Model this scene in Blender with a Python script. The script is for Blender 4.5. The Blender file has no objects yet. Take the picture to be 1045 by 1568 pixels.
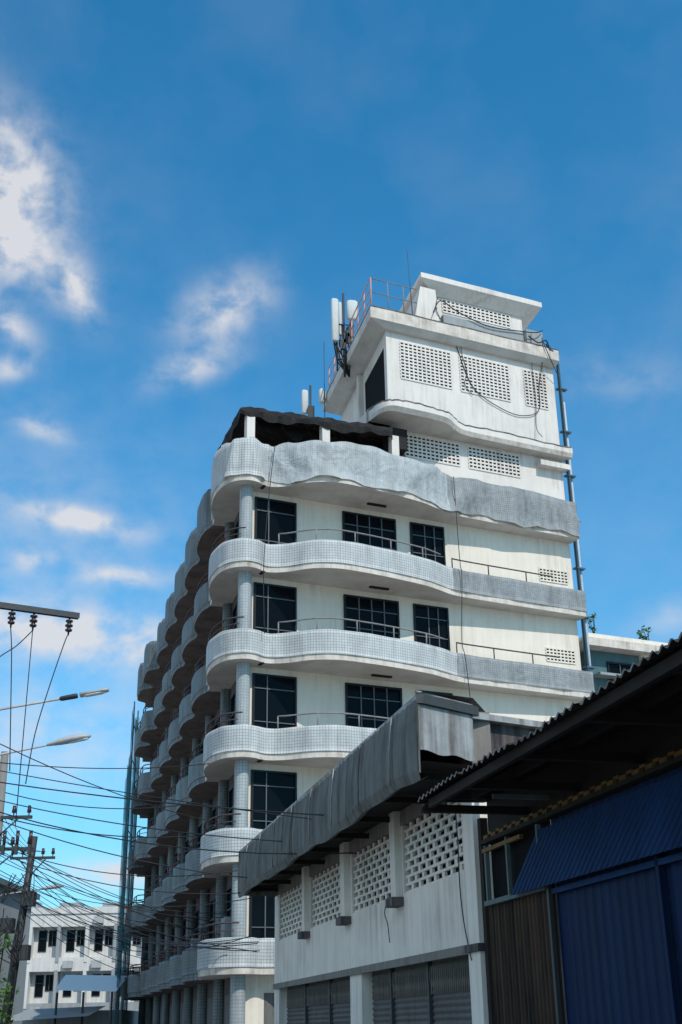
import bpy, bmesh, math, random
from mathutils import Vector, Matrix
random.seed(7)
scene=bpy.context.scene
scene.view_settings.view_transform='Standard'
scene.view_settings.look='None'
scene.view_settings.exposure=0

# ------------------------------------------------------------ materials
def new_mat(name):
    m=bpy.data.materials.new(name); m.use_nodes=True
    nt=m.node_tree; nt.nodes.clear()
    out=nt.nodes.new('ShaderNodeOutputMaterial'); b=nt.nodes.new('ShaderNodeBsdfPrincipled')
    nt.links.new(b.outputs[0],out.inputs[0])
    return m,nt,b,out
def rgba(c): return (c[0],c[1],c[2],1)
def drips(nt,tc,colsock,amt,col=(.36,.32,.28)):
    N=nt.nodes.new; L=nt.links.new
    mp=N('ShaderNodeMapping'); mp.inputs['Scale'].default_value=(7,7,.38); L(tc.outputs['Object'],mp.inputs['Vector'])
    n=N('ShaderNodeTexNoise'); n.inputs['Scale'].default_value=1.0; n.inputs['Detail'].default_value=5; n.inputs['Roughness'].default_value=.6; L(mp.outputs[0],n.inputs['Vector'])
    n_=N('ShaderNodeTexNoise'); n_.inputs['Scale'].default_value=.55; n_.inputs['Detail'].default_value=3; L(tc.outputs['Object'],n_.inputs['Vector'])
    ad=N('ShaderNodeMath'); ad.operation='MULTIPLY'; L(n.outputs[0],ad.inputs[0]); L(n_.outputs[0],ad.inputs[1])
    mr=N('ShaderNodeMapRange'); mr.inputs[1].default_value=.275; mr.inputs[2].default_value=.43; mr.inputs[4].default_value=amt
    L(ad.outputs[0],mr.inputs[0])
    cm=N('ShaderNodeMix'); cm.data_type='RGBA'; cm.blend_type='MULTIPLY'; cm.inputs[7].default_value=rgba(col)
    L(mr.outputs[0],cm.inputs[0]); L(colsock,cm.inputs[6]); return cm.outputs[2]
def weathered(name,col,dark=None,rough=.8,scale=1.5,streak=.5,amount=.6,bump=.15,metal=0,lo=.42,hi=.72,spec=.5,drip=0):
    m,nt,b,out=new_mat(name); N=nt.nodes.new; L=nt.links.new
    if dark is None: dark=tuple(c*.5 for c in col)
    tc=N('ShaderNodeTexCoord')
    n1=N('ShaderNodeTexNoise'); n1.inputs['Scale'].default_value=scale; n1.inputs['Detail'].default_value=8; n1.inputs['Roughness'].default_value=.65
    L(tc.outputs['Object'],n1.inputs['Vector'])
    mp=N('ShaderNodeMapping'); mp.inputs['Scale'].default_value=(4,4,.25)
    L(tc.outputs['Object'],mp.inputs['Vector'])
    n2=N('ShaderNodeTexNoise'); n2.inputs['Scale'].default_value=1.6; n2.inputs['Detail'].default_value=6
    L(mp.outputs[0],n2.inputs['Vector'])
    mx=N('ShaderNodeMix'); mx.data_type='FLOAT'; mx.inputs[0].default_value=streak
    L(n1.outputs[0],mx.inputs[2]); L(n2.outputs[0],mx.inputs[3])
    mr=N('ShaderNodeMapRange'); mr.inputs[1].default_value=lo; mr.inputs[2].default_value=hi; mr.inputs[3].default_value=0; mr.inputs[4].default_value=amount
    L(mx.outputs[0],mr.inputs[0])
    cm=N('ShaderNodeMix'); cm.data_type='RGBA'; cm.inputs[6].default_value=rgba(col); cm.inputs[7].default_value=rgba(dark)
    L(mr.outputs[0],cm.inputs[0]); cs=cm.outputs[2]
    if drip: cs=drips(nt,tc,cs,drip)
    L(cs,b.inputs['Base Color'])
    b.inputs['Roughness'].default_value=rough; b.inputs['Metallic'].default_value=metal; b.inputs['Specular IOR Level'].default_value=spec
    n3=N('ShaderNodeTexNoise'); n3.inputs['Scale'].default_value=14; n3.inputs['Detail'].default_value=4
    L(tc.outputs['Object'],n3.inputs['Vector'])
    bp=N('ShaderNodeBump'); bp.inputs['Strength'].default_value=bump; bp.inputs['Distance'].default_value=.03
    L(n3.outputs[0],bp.inputs['Height']); L(bp.outputs[0],b.inputs['Normal'])
    return m
def tiled(name,c1,c2,mortar,size=.1,ms=.012,grime=.5,rough=.6,wr=.25,drip=.3):
    m,nt,b,out=new_mat(name); N=nt.nodes.new; L=nt.links.new
    uv=N('ShaderNodeUVMap'); uv.uv_map='UVMap'
    br=N('ShaderNodeTexBrick'); br.offset=0; br.inputs['Scale'].default_value=1
    br.inputs['Brick Width'].default_value=size; br.inputs['Row Height'].default_value=size
    br.inputs['Mortar Size'].default_value=ms; br.inputs['Mortar Smooth'].default_value=.3
    br.inputs['Color1'].default_value=rgba(c1); br.inputs['Color2'].default_value=rgba(c2); br.inputs['Mortar'].default_value=rgba(mortar)
    L(uv.outputs[0],br.inputs['Vector'])
    tc=N('ShaderNodeTexCoord')
    mp=N('ShaderNodeMapping'); mp.inputs['Scale'].default_value=(2.2,2.2,.5); L(tc.outputs['Object'],mp.inputs['Vector'])
    n1=N('ShaderNodeTexNoise'); n1.inputs['Scale'].default_value=1.3; n1.inputs['Detail'].default_value=7; n1.inputs['Roughness'].default_value=.65; L(mp.outputs[0],n1.inputs['Vector'])
    mr=N('ShaderNodeMapRange'); mr.inputs[1].default_value=.4; mr.inputs[2].default_value=.72; mr.inputs[4].default_value=grime
    L(n1.outputs[0],mr.inputs[0])
    cm=N('ShaderNodeMix'); cm.data_type='RGBA'; cm.blend_type='MULTIPLY'; cm.inputs[7].default_value=(.43,.42,.40,1)
    L(mr.outputs[0],cm.inputs[0]); L(br.outputs[0],cm.inputs[6]); cs=cm.outputs[2]
    if drip: cs=drips(nt,tc,cs,drip)
    L(cs,b.inputs['Base Color'])
    b.inputs['Roughness'].default_value=rough; b.inputs['Specular IOR Level'].default_value=.3
    n3=N('ShaderNodeTexNoise'); n3.inputs['Scale'].default_value=2.4; n3.inputs['Detail'].default_value=2; n3.inputs['Distortion'].default_value=.6; L(tc.outputs['Object'],n3.inputs['Vector'])
    bp=N('ShaderNodeBump'); bp.inputs['Strength'].default_value=wr; bp.inputs['Distance'].default_value=.2
    L(n3.outputs[0],bp.inputs['Height']); L(bp.outputs[0],b.inputs['Normal'])
    return m
def simple(name,col,rough=.6,metal=0,spec=.5):
    m,nt,b,out=new_mat(name)
    b.inputs['Base Color'].default_value=rgba(col); b.inputs['Roughness'].default_value=rough; b.inputs['Metallic'].default_value=metal; b.inputs['Specular IOR Level'].default_value=spec
    return m

M={}
M['wall']=weathered('cream_plaster',(.76,.705,.62),(.56,.51,.43),amount=.6,scale=.8,streak=.4,bump=.06,drip=.25)
M['wallwhite']=weathered('white_plaster',(.72,.68,.64),(.48,.45,.41),amount=.6,scale=.7,streak=.4,bump=.08,drip=.38)
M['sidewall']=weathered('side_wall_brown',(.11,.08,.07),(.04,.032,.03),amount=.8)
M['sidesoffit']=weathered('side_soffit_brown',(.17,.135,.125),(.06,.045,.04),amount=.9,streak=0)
M['tile']=tiled('white_mosaic_tile',(.54,.56,.56),(.575,.59,.59),(.30,.345,.37),size=.095,grime=.5,wr=.1)
M['tilegrey']=tiled('grey_netting_sheet',(.29,.315,.33),(.32,.34,.355),(.21,.235,.25),size=.085,grime=.7,wr=.35)
M['sheet']=tiled('draped_plastic_sheet',(.43,.465,.48),(.45,.485,.50),(.33,.375,.40),size=.085,ms=.009,grime=.6,wr=.45)
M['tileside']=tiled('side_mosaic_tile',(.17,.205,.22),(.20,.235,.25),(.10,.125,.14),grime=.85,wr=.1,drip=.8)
M['lip']=weathered('slab_edge_plaster',(.66,.61,.55),(.24,.21,.18),amount=.7,streak=.35,scale=2.2,drip=.5)
M['soffit']=weathered('slab_soffit',(.57,.55,.52),(.34,.32,.29),amount=.7,streak=0,scale=1.2)
M['column']=tiled('column_tile',(.38,.425,.45),(.42,.46,.48),(.27,.31,.33),size=.1,grime=.5,wr=.05)
M['glass']=simple('dark_glass',(.004,.006,.009),.10,0,.06)
M['frame']=simple('window_frame_dark',(.012,.015,.02),.5,0,.2)
M['framel']=simple('window_frame_grey',(.10,.115,.13),.5,.1)
M['dark']=simple('dark_void',(.010,.011,.013),.9,0,.1)
M['rail']=weathered('rail_brown_paint',(.08,.05,.05),(.04,.03,.03),scale=6)
M['railw']=weathered('rail_pale_paint',(.24,.24,.25),(.12,.08,.06),scale=6)
M['railp']=weathered('rail_red_primer',(.55,.34,.29),(.32,.14,.10),scale=6)
M['tarp']=weathered('black_tarpaulin',(.014,.014,.016),(.035,.032,.028),scale=2,rough=.75,bump=.9,spec=.25)
M['pipe']=weathered('pipe_blue_grey',(.05,.13,.20),(.04,.06,.08),scale=4)
M['pipel']=weathered('pipe_pale',(.40,.48,.54),(.25,.25,.24),scale=4)
M['cable']=simple('black_cable',(.012,.013,.016),.6)
M['whouse']=weathered('warehouse_plaster',(.84,.79,.72),(.50,.46,.40),amount=.65,scale=1.1,streak=.5,bump=.15,drip=.45)
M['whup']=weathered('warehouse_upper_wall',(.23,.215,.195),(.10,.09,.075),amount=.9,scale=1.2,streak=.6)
M['stain']=weathered('stained_concrete',(.13,.11,.11),(.022,.018,.02),amount=1.0,scale=1.3,streak=.7,bump=.3,lo=.40,hi=.60)
M['mould']=weathered('mouldy_edge',(.16,.15,.13),(.03,.028,.026),amount=1.0,scale=3,streak=.2,lo=.4,hi=.6)
M['fascia']=weathered('fascia_sheet_metal',(.185,.195,.19),(.065,.063,.058),amount=.95,scale=1.8,streak=.6,rough=.8,metal=0,bump=.25,lo=.40,hi=.66,spec=.2,drip=.4)
M['flash']=weathered('metal_flashing',(.38,.40,.41),(.12,.10,.09),amount=1,scale=3,streak=.7,rough=.6,metal=.1,lo=.40,hi=.64)
M['shutter']=weathered('roller_shutter_paint',(.13,.13,.13),(.06,.052,.045),amount=.8,scale=2)
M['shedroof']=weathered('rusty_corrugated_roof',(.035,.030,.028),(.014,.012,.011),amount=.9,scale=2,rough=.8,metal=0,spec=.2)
M['rustwall']=weathered('rusted_corrugated_wall',(.080,.050,.034),(.016,.013,.011),amount=1,scale=2.2,streak=.8,rough=.8,lo=.38,hi=.6,spec=.25)
M['blue']=weathered('blue_sheet_metal',(.004,.021,.080),(.003,.011,.038),amount=.85,scale=1.0,rough=.65,spec=.15,streak=.5,lo=.38,hi=.66)
M['blueaw']=weathered('blue_awning_metal',(.005,.036,.125),(.003,.016,.055),amount=.85,scale=1.5,rough=.65,spec=.15,lo=.38,hi=.68)
M['ochre']=weathered('ochre_timber',(.20,.115,.028),(.05,.03,.012),amount=.9,scale=5)
M['tealframe']=weathered('painted_steel_frame',(.12,.17,.18),(.05,.05,.05),scale=5)
M['timber']=weathered('dark_timber',(.028,.022,.019),(.012,.010,.009),scale=4,spec=.2)
M['concrete']=weathered('pole_concrete',(.20,.19,.18),(.09,.085,.08),scale=3)
M['steel']=weathered('galvanised_steel',(.04,.045,.05),(.025,.025,.025),scale=6,rough=.6)
M['lamp']=weathered('lamp_housing',(.42,.43,.44),(.25,.25,.25),scale=6,rough=.45)
M['lens']=simple('lamp_lens',(.75,.75,.72),.2)
M['insul']=simple('insulator_ceramic',(.035,.02,.022),.25)
M['antenna']=weathered('antenna_radome',(.56,.59,.59),(.40,.43,.42),scale=3)
M['teal']=weathered('teal_wall',(.07,.15,.17),(.035,.06,.07),scale=1)
M['apt']=weathered('apartment_paint',(.66,.66,.65),(.36,.36,.34),scale=.5,streak=.6,amount=.7)
M['aptband']=weathered('apartment_dull_band',(.30,.33,.35),(.18,.19,.19),scale=.7)
M['brightroof']=simple('white_sheet_roof',(.88,.87,.84),.5)
M['leaf']=weathered('leaf_green',(.07,.16,.03),(.02,.06,.015),scale=9)
M['asphalt']=weathered('asphalt',(.055,.055,.055),(.035,.035,.035),scale=3,streak=0)
M['paving']=weathered('concrete_paving',(.38,.35,.31),(.26,.235,.21),scale=.6,streak=0)
M['paint']=simple('road_paint',(.7,.7,.66),.7)
m,nt,b,out=new_mat('blue_safety_net')
b.inputs['Base Color'].default_value=(.03,.13,.17,1); b.inputs['Roughness'].default_value=.9; b.inputs['Specular IOR Level'].default_value=.1
tr=nt.nodes.new('ShaderNodeBsdfTransparent'); mx=nt.nodes.new('ShaderNodeMixShader')
no=nt.nodes.new('ShaderNodeTexNoise'); no.inputs['Scale'].default_value=.8; tc=nt.nodes.new('ShaderNodeTexCoord')
nt.links.new(tc.outputs['Object'],no.inputs['Vector'])
mr=nt.nodes.new('ShaderNodeMapRange'); mr.inputs[1].default_value=.35; mr.inputs[2].default_value=.65; mr.inputs[3].default_value=.35; mr.inputs[4].default_value=.8
nt.links.new(no.outputs[0],mr.inputs[0]); nt.links.new(mr.outputs[0],mx.inputs[0])
nt.links.new(tr.outputs[0],mx.inputs[1]); nt.links.new(b.outputs[0],mx.inputs[2]); nt.links.new(mx.outputs[0],out.inputs[0])
M['net']=m

# ------------------------------------------------------------ mesh builder
def V(a,z=None):
    return Vector((a[0],a[1],z)) if z is not None else Vector(a)
def empty(name,loc=(0,0,0)):
    e=bpy.data.objects.new(name,None); e.location=loc; e.empty_display_size=.3
    scene.collection.objects.link(e); return e
class MB:
    def __init__(s,name,parent=None): s.name=name; s.parent=parent; s.v=[];s.f=[];s.m=[];s.uv=[];s.mats=[];s.smooth=[]
    def mi(s,k):
        if k not in s.mats: s.mats.append(k)
        return s.mats.index(k)
    def face(s,pts,mat,uv=None,smooth=False):
        b=len(s.v); s.v+= [tuple(p) for p in pts]; s.f.append(tuple(range(b,b+len(pts)))); s.m.append(s.mi(mat))
        s.uv.append(uv if uv else [(p[0]+p[1],p[2]) for p in pts]); s.smooth.append(smooth)
    def box(s,o,a,b,c,mat):
        o,a,b,c=map(Vector,(o,a,b,c))
        P=[o,o+a,o+a+b,o+b,o+c,o+a+c,o+a+b+c,o+b+c]
        for q in ((0,3,2,1),(4,5,6,7),(0,1,5,4),(1,2,6,5),(2,3,7,6),(3,0,4,7)): s.face([P[i] for i in q],mat)
    def prism(s,poly,z0,z1,mat,matb=None,matt=None):
        n=len(poly)
        for i in range(n):
            a=poly[i];b=poly[(i+1)%n]; s.face([V(a,z0),V(b,z0),V(b,z1),V(a,z1)],mat)
        s.face([V(p,z1) for p in poly],matt or mat); s.face([V(p,z0) for p in reversed(poly)],matb or mat)
    def tube(s,pts,r,mat,n=6,cap=True):
        pts=[Vector(p) for p in pts]; rings=[]
        prev=None
        for i,p in enumerate(pts):
            d=(pts[min(i+1,len(pts)-1)]-pts[max(i-1,0)]).normalized()
            u=Vector((0,0,1)) if abs(d.z)<.95 else Vector((1,0,0))
            if prev is not None and abs(prev.dot(d))<.9: u=prev
            x=(u-d*u.dot(d)).normalized(); y=d.cross(x); prev=x
            rr=r[i] if isinstance(r,(list,tuple)) else r
            rings.append([p+x*math.cos(2*math.pi*k/n)*rr+y*math.sin(2*math.pi*k/n)*rr for k in range(n)])
        s.loft(rings,mat,cap)
    def loft(s,rings,mat,cap=True,smooth=True):
        n=len(rings[0]); b=len(s.v); mi=s.mi(mat)
        for R in rings: s.v+=[tuple(p) for p in R]
        for i in range(len(rings)-1):
            for k in range(n):
                k2=(k+1)%n
                s.f.append((b+i*n+k,b+i*n+k2,b+(i+1)*n+k2,b+(i+1)*n+k)); s.m.append(mi)
                z0=rings[i][k][2];z1=rings[i+1][k][2]
                s.uv.append([(k*.1,z0),(k*.1+.1,z0),(k*.1+.1,z1),(k*.1,z1)]); s.smooth.append(smooth)
        if cap:
            for i in (0,len(rings)-1):
                s.f.append(tuple(b+i*n+k for k in range(n))); s.m.append(mi); s.uv.append([(0,0)]*n); s.smooth.append(False)
    def build(s,recalc=True):
        me=bpy.data.meshes.new(s.name); me.from_pydata(s.v,[],s.f)
        for k in s.mats: me.materials.append(M[k])
        ul=me.uv_layers.new(name='UVMap'); 
        for i,p in enumerate(me.polygons):
            p.material_index=s.m[i]; p.use_smooth=s.smooth[i]
            for j in range(p.loop_total): ul.data[p.loop_start+j].uv=s.uv[i][j]
        bm=bmesh.new(); bm.from_mesh(me)
        if not recalc: bmesh.ops.remove_doubles(bm,verts=bm.verts[:],dist=.0004)
        else: bmesh.ops.recalc_face_normals(bm,faces=bm.faces[:])
        bm.to_mesh(me); bm.free()
        me.update()
        o=bpy.data.objects.new(s.name,me); scene.collection.objects.link(o)
        if s.parent:
            o.parent=s.parent; o.matrix_parent_inverse=Matrix.Translation(s.parent.location).inverted()
        return o
def catmull(P,sub=6):
    out=[]; n=len(P)
    for i in range(n-1):
        p0=P[max(i-1,0)];p1=P[i];p2=P[i+1];p3=P[min(i+2,n-1)]
        for k in range(sub):
            t=k/sub
            out.append(tuple(.5*((2*b)+(-a+c)*t+(2*a-5*b+4*c-d)*t*t+(-a+3*b-3*c+d)*t**3) for a,b,c,d in zip(p0,p1,p2,p3)))
    out.append(tuple(P[-1])); return out
def catenary(a,b,sag,n=14):
    a=Vector(a);b=Vector(b)
    return [a.lerp(b,i/n)-Vector((0,0,sag*4*(i/n)*(1-i/n))) for i in range(n+1)]

# ------------------------------------------------------------ MAIN BUILDING
C=Vector((-3.29,38.9)); d1=Vector((.9085,.418)).normalized(); nf=Vector((.418,-.9085)).normalized()
d2=Vector((-.242,.970)).normalized(); nl=Vector((-.970,-.242)).normalized()
def P(s,n): return C+d1*s+nf*n
def Q(t,m): return C+d2*t+nl*m
def P3(s,n,z): return V(P(s,n),z)
def Q3(t,m,z): return V(Q(t,m),z)
Z3=Vector((0,0,1)); D1=V(d1,0); NF=V(nf,0); D2=V(d2,0); NL=V(nl,0)
LEN=32.0; W=13.55
bld=empty('apartment_tower_block',(C.x,C.y,0))
core=MB('walls',bld)
base=[P(0,0),P(W,0),P(W,0)+d2*LEN,Q(LEN,0)]
zt=19.9
core.face([V(base[0],0),V(base[1],0),V(base[1],zt),V(base[0],zt)],'wall')
core.face([V(base[1],0),V(base[2],0),V(base[2],zt),V(base[1],zt)],'wall')
core.face([V(base[2],0),V(base[3],0),V(base[3],zt),V(base[2],zt)],'wall')
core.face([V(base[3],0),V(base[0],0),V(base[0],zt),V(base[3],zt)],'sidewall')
core.face([V(b,zt) for b in base],'soffit')
core.build()

ctrl=[]
def L_(t,m): q=Q(t,m); i=Q(t,0); ctrl.append((q.x,q.y,i.x,i.y,0))
def F_(s,n): q=P(s,n); i=P(max(s,0),0); ctrl.append((q.x,q.y,i.x,i.y,1))
nb=8
L_(32.0,.7)
for i in range(nb-1,0,-1):
    c=4*i+1.2
    ex=.0 if i<6 else .3
    for dt,mm in ((1.85,.80),(1.35,.96+ex),(.6,1.06+ex),(-.4,1.06+ex),(-1.15,.96+ex),(-1.65,.80)): L_(c+dt,mm)
for dt,mm in ((2.95,.80),(2.4,.95),(1.6,1.08),(.8,1.1)): L_(dt,mm)
nleft=len(ctrl)
for s,n in ((-.95,-.1),(-.78,.48),(-.35,.85),(.1,.84),(.55,.62),(1.1,.85),(1.8,1.52),(2.65,1.85),(3.7,1.83),(4.8,1.70),(6.2,1.45),(6.9,1.2),(7.6,.92),(8.4,.82),(10.5,.72),(13.62,.6)): F_(s,n)
ol=catmull(ctrl,6)
arc=[0]
for i in range(1,len(ol)): arc.append(arc[-1]+math.hypot(ol[i][0]-ol[i-1][0],ol[i][1]-ol[i-1][1]))
def s_of(o): 
    r=Vector((o[0],o[1]))-C; return r.dot(d1)
def offs(ol,d):
    res=[]
    for i,o in enumerate(ol):
        a=ol[max(i-1,0)];b=ol[min(i+1,len(ol)-1)]
        t=Vector((b[0]-a[0],b[1]-a[1])).normalized(); nn=Vector((-t.y,t.x))
        res.append(Vector((o[0],o[1]))+nn*d)
    return res
inn=offs(ol,.13); inn2=offs(ol,.04)
ileft=(nleft-5)*6
zk=[3.1+3.2*k for k in range(6)]
def fold(x,k):
    return .045*math.sin(x*2.1+k)+.04*math.sin(x*4.7+1.3*k)+.02*math.sin(x*9.1+k*3)
for k,z in enumerate(zk):
    roof=(k==5)
    mb=MB('balcony_band_%d'%(k+1),bld)
    ztop=z+(1.6 if roof else 1.02)
    hs=.20
    def jit(i): return (.03*math.sin(i*.9+k*2)+.04*math.sin(i*.37+k)) if roof else .008*math.sin(i*.7+k)
    NR=6
    def outer(i,r):
        f=r/NR; zz=z+hs+(ztop-z-hs)*f
        o=Vector(ol[i][:2]); nn=(o-inn[i]).normalized()
        s=s_of(ol[i]); amp=0
        if ol[i][4]>.5:
            if roof: amp=2.0
            elif s>7.3: amp=.7
            else: amp=.12
        dirn=math.sin(arc[i]*.55)
        diag=arc[i]+ (1.9*f*dirn if roof else .4*f)
        o=o+nn*max(-.02,fold(diag,k)*amp*(.5+.5*math.sin(math.pi*min(1,f+.2))))
        hang=0
        if r==0 and roof and ol[i][4]>.5 and s>.6:
            q=min(1,(s-.6)/.6); hang=-q*(.09+.07*math.sin(s*1.9)+.04*math.sin(s*5.3)); o=o+nn*.03*q
        return V(o,zz+(jit(i) if r==NR else hang))
    for i in range(len(ol)-1):
        a=ol[i];b=ol[i+1]; s=s_of(a)
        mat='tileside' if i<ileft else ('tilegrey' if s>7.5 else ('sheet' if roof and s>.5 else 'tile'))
        A=Vector(a[:2]);B=Vector(b[:2]);IA=inn[i];IB=inn[i+1];WA=Vector(a[2:4]);WB=Vector(b[2:4]); LA=inn2[i];LB=inn2[i+1]
        u0,u1=arc[i],arc[i+1]
        for r in range(NR):
            p=[outer(i,r),outer(i+1,r),outer(i+1,r+1),outer(i,r+1)]
            mb.face(p,mat,[(u0,p[0].z),(u1,p[1].z),(u1,p[2].z),(u0,p[3].z)],True)
        TA=outer(i,NR);TB=outer(i+1,NR)
        mb.face([TA,TB,V(IB,TB.z),V(IA,TA.z)],'lip')
        mb.face([V(IA,z+.3),V(IB,z+.3),V(IB,TB.z),V(IA,TA.z)],'lip')
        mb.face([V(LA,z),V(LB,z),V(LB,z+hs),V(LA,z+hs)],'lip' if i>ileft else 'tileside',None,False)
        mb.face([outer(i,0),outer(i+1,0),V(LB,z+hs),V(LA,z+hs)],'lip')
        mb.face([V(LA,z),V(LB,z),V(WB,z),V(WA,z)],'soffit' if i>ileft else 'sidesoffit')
        mb.face([V(IA,z+.3),V(IB,z+.3),V(WB,z+.3),V(WA,z+.3)],'soffit')
    for e in (0,-1):
        o=ol[e]; mb.face([V(o[:2],z),V(o[2:4],z),V(o[2:4],z+.3),V(o[:2],z+.3)],'lip'); mb.face([V(o[:2],z+.3),V(inn[e],z+.3),V(inn[e],ztop),V(o[:2],ztop)],'lip')
    mb.build(recalc=False)
    if not roof:
        rl=MB('railing_%d'%(k+1),bld)
        mid=offs(ol,.10)
        def seg(i0,i1,mat):
            pts=[V(mid[i],ztop+.42) for i in range(i0,i1+1,2)]
            rl.tube(pts,.028,mat,5)
            acc=-9
            for i in range(i0,i1+1):
                if arc[i]-acc>1.3:
                    acc=arc[i]; rl.tube([V(mid[i],ztop-.03),V(mid[i],ztop+.42)],.025,mat,5)
        idx=[i for i in range(len(ol)) if ol[i][4]>.5]
        ic=idx[0]
        seg(0,ic-6,'rail')
        seg(ic-6,ic+14,'rail')
        f=lambda s0:min(idx,key=lambda i:abs(s_of(ol[i])-s0))
        seg(f(.9),f(7.1),'railw'); seg(f(7.7),f(12.2),'rail')
        pts=[V(mid[i],ztop+.2) for i in range(0,ic+14,2)]; rl.tube(pts,.018,'rail',5)
        rl.build()

col=MB('columns',bld)
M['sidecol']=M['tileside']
def column(p,z0,z1,r,n=14,mat='column'):
    rings=[]
    for z in (z0,z1): rings.append([Vector((p.x+math.cos(2*math.pi*k/n)*r,p.y+math.sin(2*math.pi*k/n)*r,z)) for k in range(n)])
    col.loft(rings,mat,False)
for k in range(6):
    z0=0 if k==0 else zk[k-1]+.3
    column(P(-.12,.22),z0,zk[k],.23)
    for i in range(8):
        column(Q(4*i+3.2,.12),z0,zk[k],.2,mat='sidecol')
col.build()

win=MB('windows',bld)
def window(mb,F,a0,a1,z0,z1,vs,hs_,lowbars=True,fm='frame'):
    A=lambda a,n,z:F(a,n,z)
    da=(F(1,0,0)-F(0,0,0)); dn=(F(0,1,0)-F(0,0,0))
    mb.face([A(a0,.012,z0),A(a1,.012,z0),A(a1,.012,z1),A(a0,.012,z1)],'glass')
    w=.07
    mb.box(A(a0,.0,z0),da*w,dn*.07,Z3*(z1-z0),fm); mb.box(A(a1-w,.0,z0),da*w,dn*.07,Z3*(z1-z0),fm)
    mb.box(A(a0+w,.0,z1-w),da*(a1-a0-2*w),dn*.07,Z3*w,fm); mb.box(A(a0+w,.0,z0),da*(a1-a0-2*w),dn*.07,Z3*w,fm)
    for v in vs: mb.box(A(a0+(a1-a0)*v-.02,.01,z0+w),da*.035,dn*.05,Z3*(z1-z0-2*w),'framel')
    for h in hs_: mb.box(A(a0+w,.013,z0+(z1-z0)*h),da*(a1-a0-2*w),dn*.04,Z3*.03,'framel')
for k in range(5):
    z=zk[k]
    z0=z+.45; z1=z+2.98
    window(win,P3,.28,1.85,z0,z1,(.33,),(.80,.36))
    window(win,P3,3.66,5.82,z0,z1,(.27,.5,.73),(.80,.52,.36,.30))
    window(win,P3,6.42,7.85,z0,z1,(.42,.7),(.80,.52,.36))
    for i in range(8):
        t0=4*i+.5
        window(win,Q3,t0,t0+2.0,z+.4,z+2.75,(.5,),(.7,))
win.build()
sc=MB('side_balcony_clutter',bld)
for k in range(5):
    for i in range(8):
        if random.random()<.45:
            sc.box(Q3(4*i+.3+random.random()*1.6,.1,zk[k]+.3),D2*.8,NL*.3,Z3*random.uniform(.9,1.7),'aptband' if random.random()<.4 else 'sidewall')
sc.build()
gf=MB('ground_floor_openings',bld)
for i in range(8):
    gf.box(Q3(4*i+.5,.0,.0),D2*2.2,NL*.02,Z3*2.6,'shutter')
gf.box(P3(.8,0,0),D1*3,NF*.02,Z3*2.6,'shutter')
gf.box(P3(5,0,0),D1*3,NF*.02,Z3*2.6,'shutter')
gf.build()

def lattice(mb,F,a0,a1,z0,z1,nc,nr,bar_h=.48,bar_v=.32,mat='wallwhite',proud=.03):
    da=(F(1,0,0)-F(0,0,0)); dn=(F(0,1,0)-F(0,0,0))
    mb.face([F(a0,.004,z0),F(a1,.004,z0),F(a1,.004,z1),F(a0,.004,z1)],'dark')
    ch=(z1-z0)/nr; cw=(a1-a0)/nc
    for r in range(nr+1):
        mb.box(F(a0,.002,z0+r*ch-ch*bar_h/2),da*(a1-a0),dn*proud,Z3*ch*bar_h,mat)
        if r==nr: break
        for c in range(nc+1):
            x=a0+c*cw-cw*bar_v/2
            mb.box(F(x,.003,z0+r*ch+ch*bar_h/2),da*cw*bar_v,dn*(proud-.004),Z3*ch*(1-bar_h),mat)
vt=MB('vent_blocks',bld)
for k in range(1,5): lattice(vt,P3,12.0,13.3,zk[k]+1.45,zk[k]+1.95,8,4,mat='wall')
lattice(vt,P3,6.35,8.75,21.62,22.55,13,6)
lattice(vt,P3,9.15,11.5,21.62,22.55,13,6)
for a0,a1,nc in ((6.3,8.6,12),(9.0,11.33,12),(12.05,13.15,6)): lattice(vt,P3,a0,a1,25.0,26.65,nc,11)
lattice(vt,P3,8.35,11.6,28.55,29.15,16,4)
vt.build()

fit=MB('soffit_fittings',bld)
for k in range(1,6):
    fit.box(P3(4.4,.55,zk[k]-.06),D1*.75,NF*.12,Z3*.06,'timber')
    fit.box(P3(.35,.35,zk[k]-.04),D1*.1,NF*.3,Z3*.04,'timber')
fit.build()

# ---- stair tower above the roof
pt=MB('stair_tower',bld)
s0=5.7; dep=7.4
pp=[P(s0,0),P(W,0),P(W,0)+d2*dep,P(s0,0)+d2*dep]
pt.prism(pp,zt-.1,27.0,'wallwhite')
def slab(mb,poly_out,poly_in,zb,zm,ztp,mat,matb,jig=.03):
    n=len(poly_out)
    for i in range(n):
        j=(i+1)%n; K=10
        for q in range(K):
            f0,f1=q/K,(q+1)/K
            oi=poly_out[i].lerp(poly_out[j],f0); oj=poly_out[i].lerp(poly_out[j],f1)
            ii=poly_in[i].lerp(poly_in[j],f0); ij=poly_in[i].lerp(poly_in[j],f1)
            w0_=jig*math.sin(f0*math.pi*3)*math.sin(f0*9+i); w1_=jig*math.sin(f1*math.pi*3)*math.sin(f1*9+i)
            mb.face([V(ii,zb),V(ij,zb),V(oj,zm),V(oi,zm)],matb)
            mb.face([V(oi,zm),V(oj,zm),V(oj,ztp-.07+w1_),V(oi,ztp-.07+w0_)],mat)
            mb.face([V(oi,ztp-.07+w0_),V(oj,ztp-.07+w1_),V(oj,ztp+w1_),V(oi,ztp+w0_)],'mould' if mat=='lip' else mat)
    mb.face([V(p,ztp) for p in poly_out],mat); mb.face([V(p,zb) for p in poly_in],matb)
po=[P(s0-.85,.42),P(W+.08,.42),P(W+.08,0)+d2*(dep+.3),P(s0-.85,0)+d2*(dep+.3)]
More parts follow.
